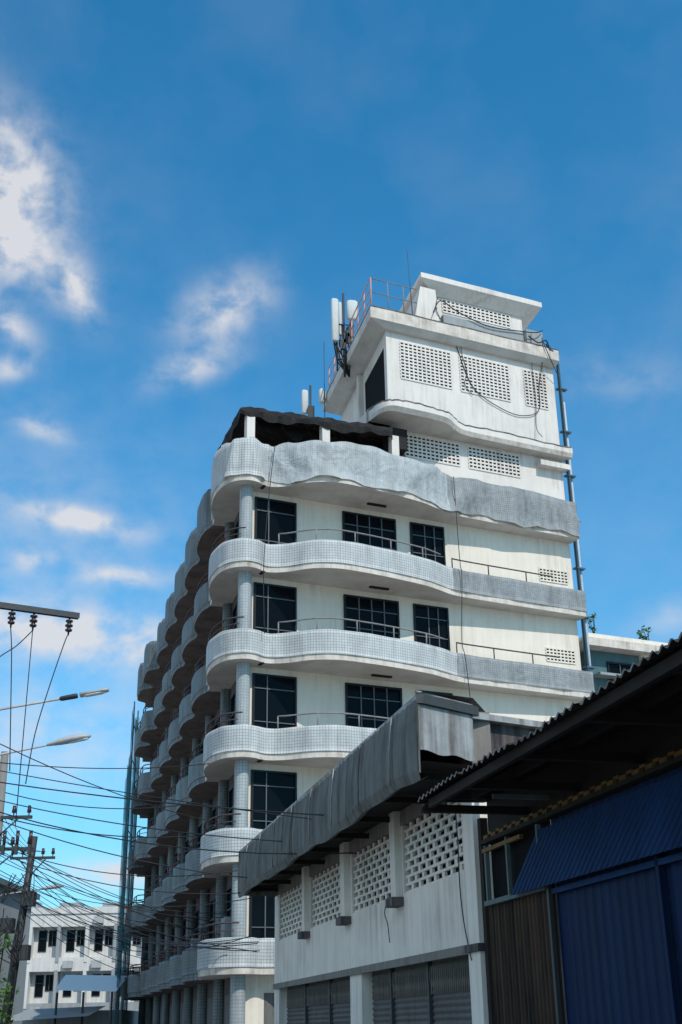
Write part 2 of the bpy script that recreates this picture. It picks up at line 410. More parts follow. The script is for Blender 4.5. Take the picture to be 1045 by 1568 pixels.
pi=[P(s0-.2,.2),P(W+.02,.2),P(W+.02,0)+d2*dep,P(s0-.2,0)+d2*dep]
slab(pt,po,pi,27.0,27.2,27.75,'lip','soffit')
def R3(t,m,z): return V(P(s0,0)+d2*t+nl*m,z)
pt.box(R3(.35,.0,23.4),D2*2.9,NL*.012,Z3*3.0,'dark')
pt.box(R3(3.6,.0,20.2),D2*.3,NL*.2,Z3*6.8,'wallwhite')
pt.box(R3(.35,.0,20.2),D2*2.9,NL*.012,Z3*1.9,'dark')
pt.build()
lg=MB('tower_ledge',bld)
lc=[(4.75,.2),(4.85,1.0),(5.15,1.42),(5.9,1.45),(6.9,1.42),(7.6,1.3),(8.1,.95),(8.7,.68),(10,.62),(12,.58),(13.75,.55)]
lo_=catmull(lc,5)
for i in range(len(lo_)-1):
    a,b=lo_[i],lo_[i+1]
    j=.03*math.sin(i*.5)+.02*math.sin(i*2.3); j2=.03*math.sin((i+1)*.5)+.02*math.sin((i+1)*2.3)
    lg.face([P3(a[0],a[1],22.85),P3(b[0],b[1],22.85),P3(b[0],b[1],23.08+j2),P3(a[0],a[1],23.08+j)],'wallwhite',None,True)
    lg.face([P3(a[0],a[1]+.01,23.08+j),P3(b[0],b[1]+.01,23.08+j2),P3(b[0],b[1]-.02,23.15+j2),P3(a[0],a[1]-.02,23.15+j)],'mould')
    lg.face([P3(a[0],a[1]*.93-.03,22.68),P3(b[0],b[1]*.93-.03,22.68),P3(b[0],b[1],22.85),P3(a[0],a[1],22.85)],'lip',None,True)
    lg.face([P3(a[0],a[1]*.93-.03,22.68),P3(b[0],b[1]*.93-.03,22.68),P3(b[0],0,22.68),P3(a[0],0,22.68)],'soffit')
    lg.face([P3(a[0],a[1]-.02,23.15+j),P3(b[0],b[1]-.02,23.15+j2),P3(b[0],0,23.3),P3(a[0],0,23.3)],'stain')
lg.face([P3(4.75,.2,22.68),P3(4.75,0,22.68),P3(4.75,0,23.2),P3(4.75,.2,23.2)],'lip')
lg.box(P3(4.75,-2.2,22.68),D1*.95,NF*2.4,Z3*.5,'wallwhite')
lg.box(P3(12.3,0.003,22.2),D1*1.4,NF*.35,Z3*.22,'wallwhite')
lg.build()
lr=MB('lift_room',bld)
q=[P(7.9,0),P(12.2,0),P(12.2,0)+d2*3.6,P(7.9,0)+d2*3.6]
lr.prism(q,27.76,29.4,'wallwhite')
qo=[P(7.15,.5),P(12.95,.5),P(12.95,0)+d2*4.2,P(7.15,0)+d2*4.2]
qi=[P(7.9,.05),P(12.2,.05),P(12.2,0)+d2*3.6,P(7.9,0)+d2*3.6]
slab(lr,qo,qi,29.2,29.62,29.85,'wallwhite','wallwhite',.015)
lr.face([P3(6.9,.3,27.8),P3(8.0,.3,27.8),P3(7.9,.3,29.3),P3(7.2,.3,29.3)],'wallwhite')
lr.face([P3(6.9,.3,27.8),P3(7.2,.3,29.3),V(P(7.2,.3)+d2*2.5,29.3),V(P(6.9,.3)+d2*2.5,27.8)],'wallwhite')
lr.box(P3(8.2,.1,27.76),D1*3.8,NF*.22,Z3*.45,'aptband')
lr.box(P3(12.25,-.3,27.76),D1*.8,NF*.5,Z3*.8,'aptband')
lr.build()
rr=MB('roof_railing',bld)
e0=P(s0-.75,.3)
def E(t,z): return V(e0+d2*t,z)
for h in (.45,.9,1.35): rr.tube([E(0,27.75+h),E(7.3,27.75+h)],.025,'railp',5)
for i in range(8): rr.tube([E(i*1.04,27.7),E(i*1.04,29.12)],.03,'railp',5)
for h in (.7,1.35): rr.tube([E(0,27.75+h),P3(7.0,.3,27.75+h)],.022,'railw',5)
for s in (5.7,6.4): rr.tube([P3(s,.3,27.7),P3(s,.3,29.1)],.022,'railw',5)
rr.build()
an=MB('antennas',bld)
def panel(x,y,z0,z1,w,d,ang):
    ca,sa=math.cos(ang),math.sin(ang); rings=[]
    for z,k in ((z0,.7),(z0+.06,1),(z1-.06,1),(z1,.7)):
        rg=[]
        for a in range(12):
            t=2*math.pi*a/12
            px=max(-1,min(1,1.25*math.cos(t)))*w/2*k; py=max(-1,min(1,1.25*math.sin(t)))*d/2*k
            rg.append(Vector((x+px*ca-py*sa,y+px*sa+py*ca,z)))
        rings.append(rg)
    an.loft(rings,'antenna')
panel(-.12,44,28.2,30.3,.30,.16,.3); panel(.10,44.2,28.6,30.25,.16,.12,.9); panel(.62,44.1,29.3,30.25,.46,.2,.2)
an.tube([(.25,44.2,26.6),(.25,44.2,30.7)],.05,'steel',6)
an.tube([(-.05,44.2,26.9),(-.05,44.2,30.0)],.035,'steel',6)
an.tube([(.55,44.3,27.2),(.55,44.3,29.6)],.045,'steel',6)
for z in (27.4,28.3,29.1): an.tube([(-.1,44.05,z),(.7,44.3,z+.03)],.03,'steel',5)
for a in range(12):
    x=.15+random.uniform(-.2,.35); y=44.2+random.uniform(-.1,.1)
    an.tube([(x,y,29.2-random.random()*.5),(x+random.uniform(-.2,.2),y,28.2),(x+random.uniform(-.1,.2),y,27.4),(.45,44.4,26.7)],.03,'cable',5)
for a in range(3): an.box((.08+.16*a,44.1,27.9+.3*a),(.26,0,0),(0,.15,0),(0,0,.48),'steel')
panel(-1.55,48.2,27.0,28.2,.28,.14,.2); panel(-.75,47.6,27.2,27.9,.3,.2,.5)
an.tube([(-1.3,48.3,25.5),(-1.3,48.3,28.5)],.05,'steel'); an.tube([(-.65,47.5,25.5),(-.65,47.5,30.3)],.018,'steel',5)
an.tube([(-1.5,48.3,26.8),(-1.2,48.3,26.8)],.05,'steel'); an.box((-1.42,48,26.5),(.3,0,0),(0,.2,0),(0,0,.8),'steel')
tp=P(6.9,.1); an.tube([V(tp,27.8),V((tp.x-.12,tp.y),31.2)],[.02,.01],'steel',5)
an.build()
ta=MB('tarpaulin_shelter',bld)
cor=[Q(3.2,.62),P(-.45,.42),P(5.35,1.0),P(5.9,-2.6)]
edge=[]
for a,b_,n_ in ((cor[0],cor[1],14),(cor[1],cor[2],34),(cor[2],cor[3],12)):
    for i in range(n_): edge.append(a.lerp(b_,i/n_))
edge.append(cor[3])
cen=P(2.6,-2.2)
def top(i): return 22.16+.035*math.sin(i*.8)+.025*math.sin(i*2.1)
def mid_(i): return 21.97+.03*math.sin(i*1.1)
def bot(i): return 21.74+.09*math.sin(i*.45+1)+.05*math.sin(i*1.5)
def ou(i,a): 
    p=edge[i]; return p+(p-cen).normalized()*(a*(.5+.5*math.sin(i*1.4))-.03)
for i in range(len(edge)-1):
    ta.face([V(ou(i,.08),bot(i)),V(ou(i+1,.08),bot(i+1)),V(ou(i+1,.16),mid_(i+1)),V(ou(i,.16),mid_(i))],'tarp',None,True)
    ta.face([V(ou(i,.16),mid_(i)),V(ou(i+1,.16),mid_(i+1)),V(edge[i+1],top(i+1)),V(edge[i],top(i))],'tarp',None,True)
    a2=edge[i].lerp(cen,.45);b2=edge[i+1].lerp(cen,.45)
    ta.face([V(edge[i],top(i)),V(edge[i+1],top(i+1)),V(b2,22.1+.1*math.sin(i+1)),V(a2,22.1+.1*math.sin(i))],'tarp',None,True)
    ta.face([V(a2,22.1+.1*math.sin(i)),V(b2,22.1+.1*math.sin(i+1)),V(cen,22.15)],'tarp',None,True)
for j in range(5):
    a=P(.3+j*1.05,.0);b_=P(1.3+j*1.05,.0)
    for i in range(8):
        f0,f1=i/8,(i+1)/8
        dz=lambda f:.55*math.sin(math.pi*f)*(.7+.3*math.sin(j*2))
        ta.face([V(a.lerp(b_,f0),21.9-dz(f0)),V(a.lerp(b_,f1),21.9-dz(f1)),V(a.lerp(b_,f1)-nf*.2,22.1),V(a.lerp(b_,f0)-nf*.2,22.1)],'tarp',None,True)
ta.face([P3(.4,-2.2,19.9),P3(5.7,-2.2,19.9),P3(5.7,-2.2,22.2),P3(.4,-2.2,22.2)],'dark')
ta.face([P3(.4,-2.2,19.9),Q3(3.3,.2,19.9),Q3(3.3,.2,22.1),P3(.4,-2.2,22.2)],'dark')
for pp_ in (P(-.05,.30),P(2.75,.6),P(5.5,.75)):
    ta.box(V(pp_,19.9)-D1*.16-NF*.14,D1*.3,NF*.28,Z3*2.0,'wallwhite')
ta.box(P3(5.35,.1,21.5),D1*.75,NF*.6,Z3*.85,'tarp')
ta.box(P3(5.9,.25,20.3),D1*.3,NF*.02,Z3*1.3,'tarp')
ta.build()
pi_=MB('downpipes',bld)
pi_.tube([P3(13.75,.12,3),P3(13.75,.12,27.2),P3(13.2,.45,27.75)],.075,'pipe',8)
pi_.tube([P3(13.95,.0,3),P3(13.95,.0,25.5)],.06,'pipel',8)
pi_.tube([P3(13.62,.25,14),P3(13.65,.25,26.5),P3(13.1,.5,27.2),P3(12.8,.5,28.0)],.02,'cable',5)
for z in range(4,27,2): pi_.box(P3(13.6,.0,z),D1*.45,NF*.22,Z3*.06,'pipe')
pi_.build()
cb=MB('facade_cables',bld)
def cab(pts,r=.018): cb.tube([P3(*p) for p in catmull(pts,5)],r,'cable',5)
cab([(8.0,.25,29.0),(7.9,.35,28.2),(8.8,.06,27.2),(9.2,.06,26.0),(9.6,.06,25.2),(10.4,.06,24.7),(11.6,.06,24.4),(12.6,.07,24.8),(12.75,.07,26.0),(12.9,.3,27.3),(12.8,.5,28.1)])
cab([(9.0,.3,27.75),(9.1,.06,26.8),(9.3,.07,25.9),(9.15,.07,25.3),(9.5,.07,24.9)],.014)
cab([(7.6,.55,28.0),(8.0,.5,28.7),(8.8,.4,28.45),(10.2,.4,28.1),(11.6,.4,28.2),(12.6,.4,28.35),(13.0,.3,28.6)],.025)
cab([(12.2,.4,28.1),(12.6,.5,27.8),(13.0,.5,28.0),(13.2,.4,27.6),(13.05,.4,27.9)],.03)
cab([(7.85,.98,20.6),(7.9,1.0,17.3),(7.95,1.0,16.6),(7.8,1.0,14.2),(7.9,1.0,13.5),(8.1,1.0,10.9),(8.3,1.0,9.7)],.015)
cab([(.7,.85,20.6),(.55,.82,19.2),(.35,.9,17.0),(.3,.9,15.6),(.35,.9,13.6)],.015)
cab([(12.4,.3,28.3),(12.45,.1,26.7),(12.5,.1,25.3),(12.4,.1,24.0),(12.3,.6,23.3)],.015)
cb.build()
sn=MB('safety_net',bld)
for (a,ma),(b_,mb2),z0,z1 in (((26,1.75),(32.5,1.5),1,15),((32.3,1.35),(37,.5),1,19.0)):
    K=9
    def npnt(i): 
        f=i/K; return a+(b_-a)*f, ma+(mb2-ma)*f+.12*math.sin(i*1.7)
    for i in range(K):
        t0,m0=npnt(i); t1,m1=npnt(i+1)
        sn.face([Q3(t0,m0,z0),Q3(t1,m1,z0),Q3(t1,m1,z1-.3*math.sin(i)),Q3(t0,m0,z1-.3*math.sin(i-1))],'net',None,True)
for t,m_ in ((32.3,1.3),(34.5,.9),(37,.5)):
    sn.tube([Q3(t,m_,0),Q3(t,m_,19.5)],.04,'steel',5)
for z in range(2,20,2): sn.tube([Q3(32,1.3,z),Q3(37,.45,z)],.03,'steel',5)
sn.build()

# ------------------------------------------------------------ NEIGHBOUR BUILDING right
nb_=empty('neighbouring_house',(11,47,0))
h=MB('house_walls',nb_)
o=P(14.3,-.6)
h.box(V(o,0),D1*7,D2*9,Z3*15.0,'teal')
h.box(V(o-d1*.35+nf*.6,15.0),D1*8,D2*10,Z3*.32,'lip')
h.box(V(o-d1*.1+nf*.35,15.32),D1*7.4,D2*9,Z3*.25,'wall')
def H3(a,n,z): return V(o+d1*a+nf*n,z)
window(h,H3,.9,2.1,13.2,14.6,(.5,),(.5,))
h.box(H3(2.5,0.0,13.0),D1*.4,NF*.15,Z3*2,'wall')
h.box(H3(.2,0.0,13.9),D1*2.3,NF*.5,Z3*.1,'aptband')
h.box(H3(3.4,0.0,12.0),D1*1.6,NF*.9,Z3*2.2,'aptband')
h.build()
def foliage(mb,c,r,n,size,mat='leaf'):
    for i in range(n):
        d=Vector((random.gauss(0,1),random.gauss(0,1),random.gauss(0,1))); d.normalize()
        p=Vector(c)+Vector((d.x*r[0],d.y*r[1],d.z*r[2]))*random.random()**.5
        a=Vector((random.gauss(0,1),random.gauss(0,1),random.gauss(0,.6))).normalized(); b=a.cross(Vector((random.gauss(0,1),random.gauss(0,1),random.gauss(0,1)))).normalized()
        s=size*random.uniform(.6,1.3)
        mb.face([p-a*s,p+b*s*.45,p+a*s,p-b*s*.45],mat)
for (cx,hh) in ((9.95,1.25),(12.2,.7)):
    y=45.9 if cx<11 else 46.6
    e=empty('rooftop_sapling',(cx,y,15.5))
    t=MB('sapling_stem_and_leaves',e)
    for j in range(4):
        top_=Vector((cx+random.uniform(-.25,.25),y+random.uniform(-.2,.2),15.5+hh*random.uniform(.5,1)))
        t.tube([(cx,y,15.2),(cx+(top_.x-cx)*.3,y,15.5+hh*.3),top_],[.025,.018,.008],'timber',5)
        foliage(t,top_,(.14,.14,.14),14,.09)
        foliage(t,(Vector((cx,y,15.5))+top_)/2,(.1,.1,.15),6,.07)
    t.build()

# ------------------------------------------------------------ WAREHOUSE
w0=Vector((1.796,17.1)); dw=Vector((-.2334,.9724)); nw=Vector((-.9724,-.2334))
def W2(w,o_): return w0+dw*w+nw*o_
def W3(w,o_,z): return V(W2(w,o_),z)
DW=V(dw,0); NW=V(nw,0)
wh=empty('warehouse',(2,24,0))
b=MB('warehouse_walls',wh)
WL=15.65
b.box(W3(.0,-.3,2.6),DW*WL,NW*.3,Z3*1.0,'whouse')
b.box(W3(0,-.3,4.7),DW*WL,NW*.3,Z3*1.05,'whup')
b.box(W3(0,-.3,3.6),DW*.42,NW*.3,Z3*1.1,'whouse')
for a,c in ((3.70,4.16),(7.3,7.92),(11.2,11.7),(15.0,WL)):
    b.box(W3(a,-.3,3.6),DW*(c-a),NW*.3,Z3*1.1,'whouse')
for a,c in ((3.78,4.08),(7.45,7.8),(11.3,11.6)):
    b.box(W3(a,.002,3.55),DW*(c-a),NW*.12,Z3*1.9,'whouse')
    b.box(W3(a-.05,.002,3.42),DW*(c-a+.12),NW*.2,Z3*.14,'stain')
for a,c in ((0,.42),(6.7,7.6),(15.0,WL)):
    b.box(W3(a,-.32,0),DW*(c-a),NW*.32,Z3*2.598,'whouse')
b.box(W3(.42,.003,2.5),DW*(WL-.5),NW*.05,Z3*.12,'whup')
b.box(W3(-.16,-.30,0),DW*.48,NW*.40,Z3*4.75,'whouse')
b.box(W3(-.2,-.34,2.5),DW*.56,NW*.48,Z3*.1,'stain')
def shutter(a,c,z1):
    n=int(z1/.09)
    for i in range(n):
        z=i*z1/n; hgt=z1/n
        b.face([W3(a,-.22,z),W3(c,-.22,z),W3(c,-.19,z+hgt*.5),W3(a,-.19,z+hgt*.5)],'shutter')
        b.face([W3(a,-.19,z+hgt*.5),W3(c,-.19,z+hgt*.5),W3(c,-.22,z+hgt),W3(a,-.22,z+hgt)],'shutter')
shutter(.42,6.7,2.6); shutter(7.6,15.0,2.6)
for a in (.42,3.0,5.2,7.6,10.0,12.5): b.box(W3(a,-.24,0),DW*.08,NW*.1,Z3*2.6,'steel')
for a in range(1,150):
    w=.45+a*.1
    if w<6.5 or 7.7<w<14.8:
        b.box(W3(w,-.185,2.05),DW*.018,NW*.012,Z3*.4+DW*.09,'whup'); b.box(W3(w+.09,-.172,2.05),DW*.018,NW*.012,Z3*.4-DW*.09,'whup')
ed=Vector((1.37,.85)).normalized(); en=Vector((ed.y,-ed.x))
ed3=V(ed,0); en3=V(en,0)
b.box(V(w0+ed*.3,0),ed3*9,-en3*.25,Z3*5.62,'stain')
b.box(V(w0+ed*.0,4.75),ed3*.3,-en3*.25,Z3*.87,'stain')
b.box(V(w0-Vector((.0,.1))+en*.05,5.62),ed3*9,-en3*.4,Z3*.09,'flash')
b.build()
bv=MB('breeze_blocks',wh)
for a,c in ((.42,3.7),(4.16,7.3),(7.92,11.2),(11.7,15.0)):
    bv.face([W3(a,-.28,3.6),W3(c,-.28,3.6),W3(c,-.28,4.7),W3(a,-.28,4.7)],'dark')
    nr=9; ch=1.1/nr; nc=8; cw=(c-a)/nc
    for r in range(nr):
        z=3.6+r*ch
        bv.box(W3(a,-.09,z+.001),DW*(c-a),NW*.05,Z3*.042,'whouse')
        off=(cw*.5 if r%2 else 0)
        for q_ in range(nc+1):
            x=a+q_*cw+off
            if x+.12<c: bv.box(W3(x,-.09,z+.043),DW*.12,NW*.045,Z3*(ch-.043),'whouse')
bv.build()
cf=MB('canopy',wh)
N_=150; wa,wb=-.685,15.36
def fx(w): return .018*math.sin(w*2*math.pi/.28)+ .03*math.sin(w*.8)
def fb(w): return 4.70+.03*math.sin(w*1.1)+.02*math.sin(w*3.3)
for i in range(N_):
    a=wa+(wb-wa)*i/N_; c=wa+(wb-wa)*(i+1)/N_
    prof=[(.86,4.72,0),(.98,4.66,0),(1.03,4.80,1),(1.03,5.25,1),(.98,5.74,1),(.98,5.80,0),(.86,5.84,0)]
    for j in range(len(prof)-1):
        o0,z0_,k0=prof[j]; o1,z1_,k1=prof[j+1]
        da0=(fb(a)-4.70)*(1 if j<3 else 0); dc0=(fb(c)-4.70)*(1 if j<3 else 0)
        da1=(fb(a)-4.70)*(1 if j+1<3 else 0); dc1=(fb(c)-4.70)*(1 if j+1<3 else 0)
        cf.face([W3(a,o0+k0*fx(a),z0_+da0),W3(c,o0+k0*fx(c),z0_+dc0),W3(c,o1+k1*fx(c),z1_+dc1),W3(a,o1+k1*fx(a),z1_+da1)],'fascia' if j<4 else 'flash',None,True)
w=wa+1.2
while w<wb:
    cf.tube([W3(w,1.075,4.75),W3(w,1.07,5.25),W3(w,1.02,5.74)],.012,'flash',4); w+=1.9
cf.face([W3(wa,.9,5.83),W3(wb,.9,5.83),W3(wb,-9,6.3),W3(wa+.5,-.0,5.9)],'fascia')
cf.face([W3(wa+.1,.9,4.9),W3(wb,.9,4.9),W3(wb,.0,4.95),W3(-.1,.0,4.95)],'timber')
cf.face([W3(wb,1.0,4.7),W3(wb,0,4.7),W3(wb,0,5.8),W3(wb,1.0,5.8)],'fascia')
A=W2(wa,1.0); B=W2(-.12,.0)
ab=B-A
for j in range(12):
    p=A+ab*(j/12);q_=A+ab*((j+1)/12)
    cf.face([V(p,5.02+.02*math.sin(j)),V(q_,5.02+.02*math.sin(j+1)),V(q_,5.66),V(p,5.66)],'flash')
cf.face([V(A,4.72),V(A+ab*.03,4.72),V(A+ab*.03,5.7),V(A,5.7)],'fascia')
cf.box(V(A,5.665),V(ab,0),V(nw*-.1,0),Z3*.13,'steel')
cf.tube([V(A,5.82),V(B,5.80)],.025,'flash',5)
for w in (0.2,2.1,4,5.9,7.8,9.7,11.6,13.5,15.2):
    cf.box(W3(w,0,4.8),DW*.06,NW*.95,Z3*.09,'timber')
cf.build()
wd=MB('warehouse_wires',wh)
def wc(pts,r=.008): wd.tube([W3(*p) for p in catmull(pts,5)],r,'cable',4)
wc([(.5,.12,4.4),(.4,.14,3.9),(.45,.13,3.4),(.35,.13,2.9),(.15,.12,2.4)])
wc([(4.1,.2,3.5),(4.4,.15,3.35),(4.6,.05,3.2),(4.5,.05,2.9)])
wd.build()

# ------------------------------------------------------------ SHED
sh=empty('corrugated_shed',(4,11,0))
sr=MB('shed_roof',sh)
e_w0,e_w1=-2.1,-16
N_=420
def wav(w): return .022*math.sin(2*math.pi*w/.16)+.02*math.sin(w*1.3)
def rz(o_): return 4.1+(1.46-o_)*.22
for i in range(N_):
    a=e_w0+(e_w1-e_w0)*i/N_; c=e_w0+(e_w1-e_w0)*(i+1)/N_
    jo=.03*math.sin(int(i/24)*2.7)
    for (o0,o1) in ((1.46+jo,0.),(0.,-4.)):
        sk=lambda w,o_: w+ (1.46-max(min(o_,1.46),0))*1.2*max(0,1-(e_w0-w)/3)
        q_=[W3(sk(a,o0),o0,rz(o0)+wav(a)),W3(sk(c,o0),o0,rz(o0)+wav(c)),W3(sk(c,o1),o1,rz(o1)+wav(c)),W3(sk(a,o1),o1,rz(o1)+wav(a))]
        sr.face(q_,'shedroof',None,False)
        if o0>1:
            sr.face([q_[0],q_[1],q_[1]+Vector((0,0,.012))+NW*.008,q_[0]+Vector((0,0,.012))+NW*.008],'flash')
sr.build(recalc=False)
sf=MB('shed_frame',sh)
w=-1.9
while w>-15:
    sf.box(W3(w,1.35,4.0),DW*.1,NW*-3.0,Z3*.09+Vector((0,0,0)),'timber')
    w-=1.6
for o_ in (1.3,.75): sf.box(W3(-2.2,o_,rz(o_)-.14),DW*-13,NW*.06,Z3*.1,'timber')
sf.box(W3(-.4,.0,3.82),DW*-15,NW*.12,Z3*.05,'timber')
w=-.45
while w>-15:
    sf.box(W3(w,.02,3.88),DW*-.16,NW*.05,Z3*.055+DW*-.02,'ochre')
    sf.box(W3(w-.17,.02,3.93),DW*-.12,NW*.04,Z3*.03,'ochre')
    w-=.3
sf.box(W3(-.4,-.08,3.86),DW*-15,NW*.05,Z3*.9,'timber')
sf.build()
sw=MB('shed_walls',sh)
def corr(w0_,w1_,z0_,z1_,mat,amp=.02,wl=.12,o0=0,o1=0,skew=0):
    n=int(abs(w1_-w0_)/wl*8)
    for i in range(n):
        a=w0_+(w1_-w0_)*i/n; c=w0_+(w1_-w0_)*(i+1)/n
        g_=lambda x:amp*max(-.6,min(.6,math.sin(2*math.pi*x/wl)))*1.4
        fa=g_(a); fc=g_(c)
        sw.face([W3(a,o0+fa,z0_),W3(c,o0+fc,z0_),W3(c+skew,o1+fc,z1_),W3(a+skew,o1+fa,z1_)],mat,None,False)
corr(-.35,-2.55,0,3.05,'rustwall')
corr(-2.55,-16,0,3.85,'blue',amp=.008,wl=.21,o0=-.03,o1=-.03)
corr(-1.55,-16,3.06,3.74,'blueaw',amp=.009,wl=.14,o0=.16,o1=.05,skew=-.75)
sw.box(W3(-2.5,.02,0),DW*-.06,NW*.05,Z3*3.1,'steel')
sw.box(W3(-5.2,.0,0),DW*-.06,NW*.05,Z3*3.1,'blue')
sw.box(W3(-2.6,.0,2.98),DW*-12,NW*.05,Z3*.06,'blueaw')
for a in (-.45,-1.25,-2.3): sw.box(W3(a,.02,3.06),DW*-.05,NW*.05,Z3*.75,'tealframe')
sw.box(W3(-.4,.03,3.04),DW*-2.1,NW*.06,Z3*.06,'tealframe')
sw.box(W3(-.4,.03,3.72),DW*-1.4,NW*.05,Z3*.05,'ochre')
sw.face([W3(-.4,-.05,3.0),W3(-2.5,-.05,3.0),W3(-2.5,-.05,3.9),W3(-.4,-.05,3.9)],'dark')
sw.box(W3(-2.6,.7,4.05),DW*-.05,NW*-.7,Z3*.05,'tealframe')
sw.box(W3(-.2,-.05,0),DW*-.12,NW*.1,Z3*4.2,'timber')
sw.build(recalc=False)

# ------------------------------------------------------------ UTILITY POLES, LAMPS
def pole_near():
    e=empty('utility_pole',(-7.6,21.0,0)); p=MB('pole_shaft',e)
    p.tube([(-7.6,20.75,0),(-7.6,20.75,10)],[.2,.13],'concrete',10); p.build()
    c=MB('crossarm',e)
    a=Vector((-5.08,22.1,8.95)); dd=(Vector((-8.9,20.03,8.95))-a)
    dn=dd.normalized(); pn=Vector((-dn.y,dn.x,0))
    c.box(a,dd,pn*.1,Z3*.035,'steel'); c.box(a+pn*.0-Z3*.075,dd,pn*.012,Z3*.074,'steel')
    c.box(a+pn*.088-Z3*.075,dd,pn*.012,Z3*.074,'steel')
    c.build()
    ins=MB('insulators',e)
    for f in (.18,.86,1.27,2.0,2.9):
        q_=a+dn*f+pn*.05-Z3*.06
        prof=[(0,.02),(.06,.02),(.07,.07),(.10,.07),(.11,.04),(.15,.04),(.16,.075),(.19,.075),(.2,.04),(.24,.04),(.25,.07),(.28,.065),(.30,.02),(.36,.015)]
        rings=[[q_+Vector((math.cos(2*math.pi*j/10)*r,math.sin(2*math.pi*j/10)*r,-zz)) for j in range(10)] for zz,r in prof]
        ins.loft(rings,'insul')
        ends={.18:[(0,-.36),(-.05,-.5),(-.25,-1.4),(-.42,-2.3),(-.5,-3.2)],.86:[(0,-.36),(-.25,-.7),(-.55,-1.0),(-.9,-1.6)],1.27:[(0,-.36),(.05,-.8),(.12,-1.8),(.2,-3)]}.get(f,[(0,-.36),(0,-1),(0,-3)])
        pts=catmull([(q_.x+x,q_.y+x*.5,q_.z+z) for x,z in ends],4)
        ins.tube(pts,.010,'cable',4)
    q_=a+dn*.86+pn*.05
    ins.tube([q_-Z3*.36,q_-Z3*1.6+Vector((.0,0,0)),q_-Z3*4],.009,'cable',4)
    ins.build()
pole_near()
def lamp(base,start,tip,L=1.0,style=0):
    e=empty('street_lamp',(base[0],base[1],0)); m_=MB('lamp_arm',e)
    start=Vector(start);tip=Vector(tip); d=(tip-start).normalized()
    side=d.cross(Z3).normalized(); up=side.cross(d)
    m_.tube([Vector((base[0],base[1],start.z-1.2)),Vector((base[0],base[1],start.z-.5)),start.lerp(tip,.15)+Z3*.02,tip-d*L*.8],[.03,.03,.03,.028],'lamp',8)
    m_.tube([(base[0],base[1],0),(base[0],base[1],9.6)],[.17,.11],'concrete',10)
    m_.build()
    hd=MB('lamp_head',e)
    if style==0: pr=[(0,.03,.03,0),(.04,.075,.05,0),(.32,.08,.055,0),(.36,.075,.05,0),(.42,.10,.05,.0),(.9,.11,.045,.0),(1.0,.07,.03,.0)]
    else: pr=[(0,.03,.03,0),(.1,.07,.05,.01),(.3,.12,.085,.02),(.6,.15,.10,.02),(.85,.13,.075,.01),(1.0,.05,.03,0)]
    rings=[]
    for t,wd_,hh,off in pr:
        c=tip-d*L*(1-t)+up*off
        rings.append([c+side*math.cos(2*math.pi*k/14)*wd_+up*math.sin(2*math.pi*k/14)*hh for k in range(14)])
    if style==0:
        hd.loft(rings[:4],'steel'); hd.loft(rings[4:],'lamp')
    else: hd.loft(rings,'lamp')
    rings=[]
    for t,k_ in ((.48,.6),(.55,1),(.85,1),(.93,.6)):
        c=tip-d*L*(1-t)-up*(.03 if style==0 else .05)
        rings.append([c+side*math.cos(2*math.pi*k/10)*.085*k_+up*math.sin(2*math.pi*k/10)*.035*k_ for k in range(10)])
    hd.loft(rings,'lens'); hd.build()
lamp((-8.3,25.0),(-8.2,25,7.7),(-4.98,25,8.26),1.05,0)
lamp((-9.8,30.0),(-9.7,30,7.75),(-6.36,30,8.42),1.1,1)
lamp((-18,62.0),(-17.5,62,7.8),(-14.0,62,8.25),1.2,1)

def pole_far(x,y,ht,arms,lean=0):
    e=empty('utility_pole',(x,y,0)); p=MB('pole_shaft',e)
    p.tube([(x-lean,y,0),(x,y,ht)],[.22,.13],'concrete' if lean==0 else 'steel',10)
    for z,l in arms:
        p.box((x-l,y-.12,z),(2*l,0,0),(0,.1,0),(0,0,.1),'steel')
        for dx in (-l*.9,-l*.45,l*.45,l*.9):
            p.tube([(x+dx,y-.07,z+.1),(x+dx,y-.07,z+.18),(x+dx,y-.07,z+.2),(x+dx,y-.07,z+.42)],[.02,.02,.075,.05],'insul',8)
        p.tube([(x-l*.6,y-.1,z),(x,y-.1,z-.6)],.025,'steel',5); p.tube([(x+l*.6,y-.1,z),(x,y-.1,z-.6)],.025,'steel',5)
    return e,p
e,p=pole_far(-11.3,40,10.2,[(8.0,1.1),(7.0,1.2)])
for i in range(3):
    x=-11.0+i*.42
    p.tube([(x,39.8,7.6),(x,39.8,7.15)],[.06,.05],'insul',8); p.box((x-.05,39.7,6.85),(.1,0,0),(0,.1,0),(0,0,.3),'steel')
p.build()
e,p=pole_far(-12.6,50,8.9,[(8.0,.9)],lean=.7)
for dz,dx in ((6.2,.25),(5.2,-.5),(4.2,.2)):
    p.box((-13.1+dx,49.6,dz),(.5,0,0),(0,.5,0),(0,0,.55),'steel')
p.build()
cl=MB('cable_bundle',e)
for i in range(22):
    z=4.5+random.random()*3; x=-13.2+random.uniform(-.3,.5)
    cl.tube(catmull([(x,49.5,z),(x+random.uniform(-.6,.6),49.4,z-random.uniform(.3,1.0)),(x+random.uniform(-.8,.8),49.5,z+random.uniform(-.6,.2))],5),.02,'cable',4)
cl.build()
vn=empty('climbing_vine',(-12.8,48.5,2)); v_=MB('vine_leaves',vn)
for i in range(9):
    foliage(v_,(-13.3+random.uniform(-.5,.5),48.6+random.uniform(-.3,.3),1.2+i*.45),(.5,.4,.4),45,.13)
v_.tube([(-13.2,48.8,0),(-13.3,48.8,2.5),(-13.1,48.8,5.2)],[.06,.04,.02],'timber',6)
v_.build()

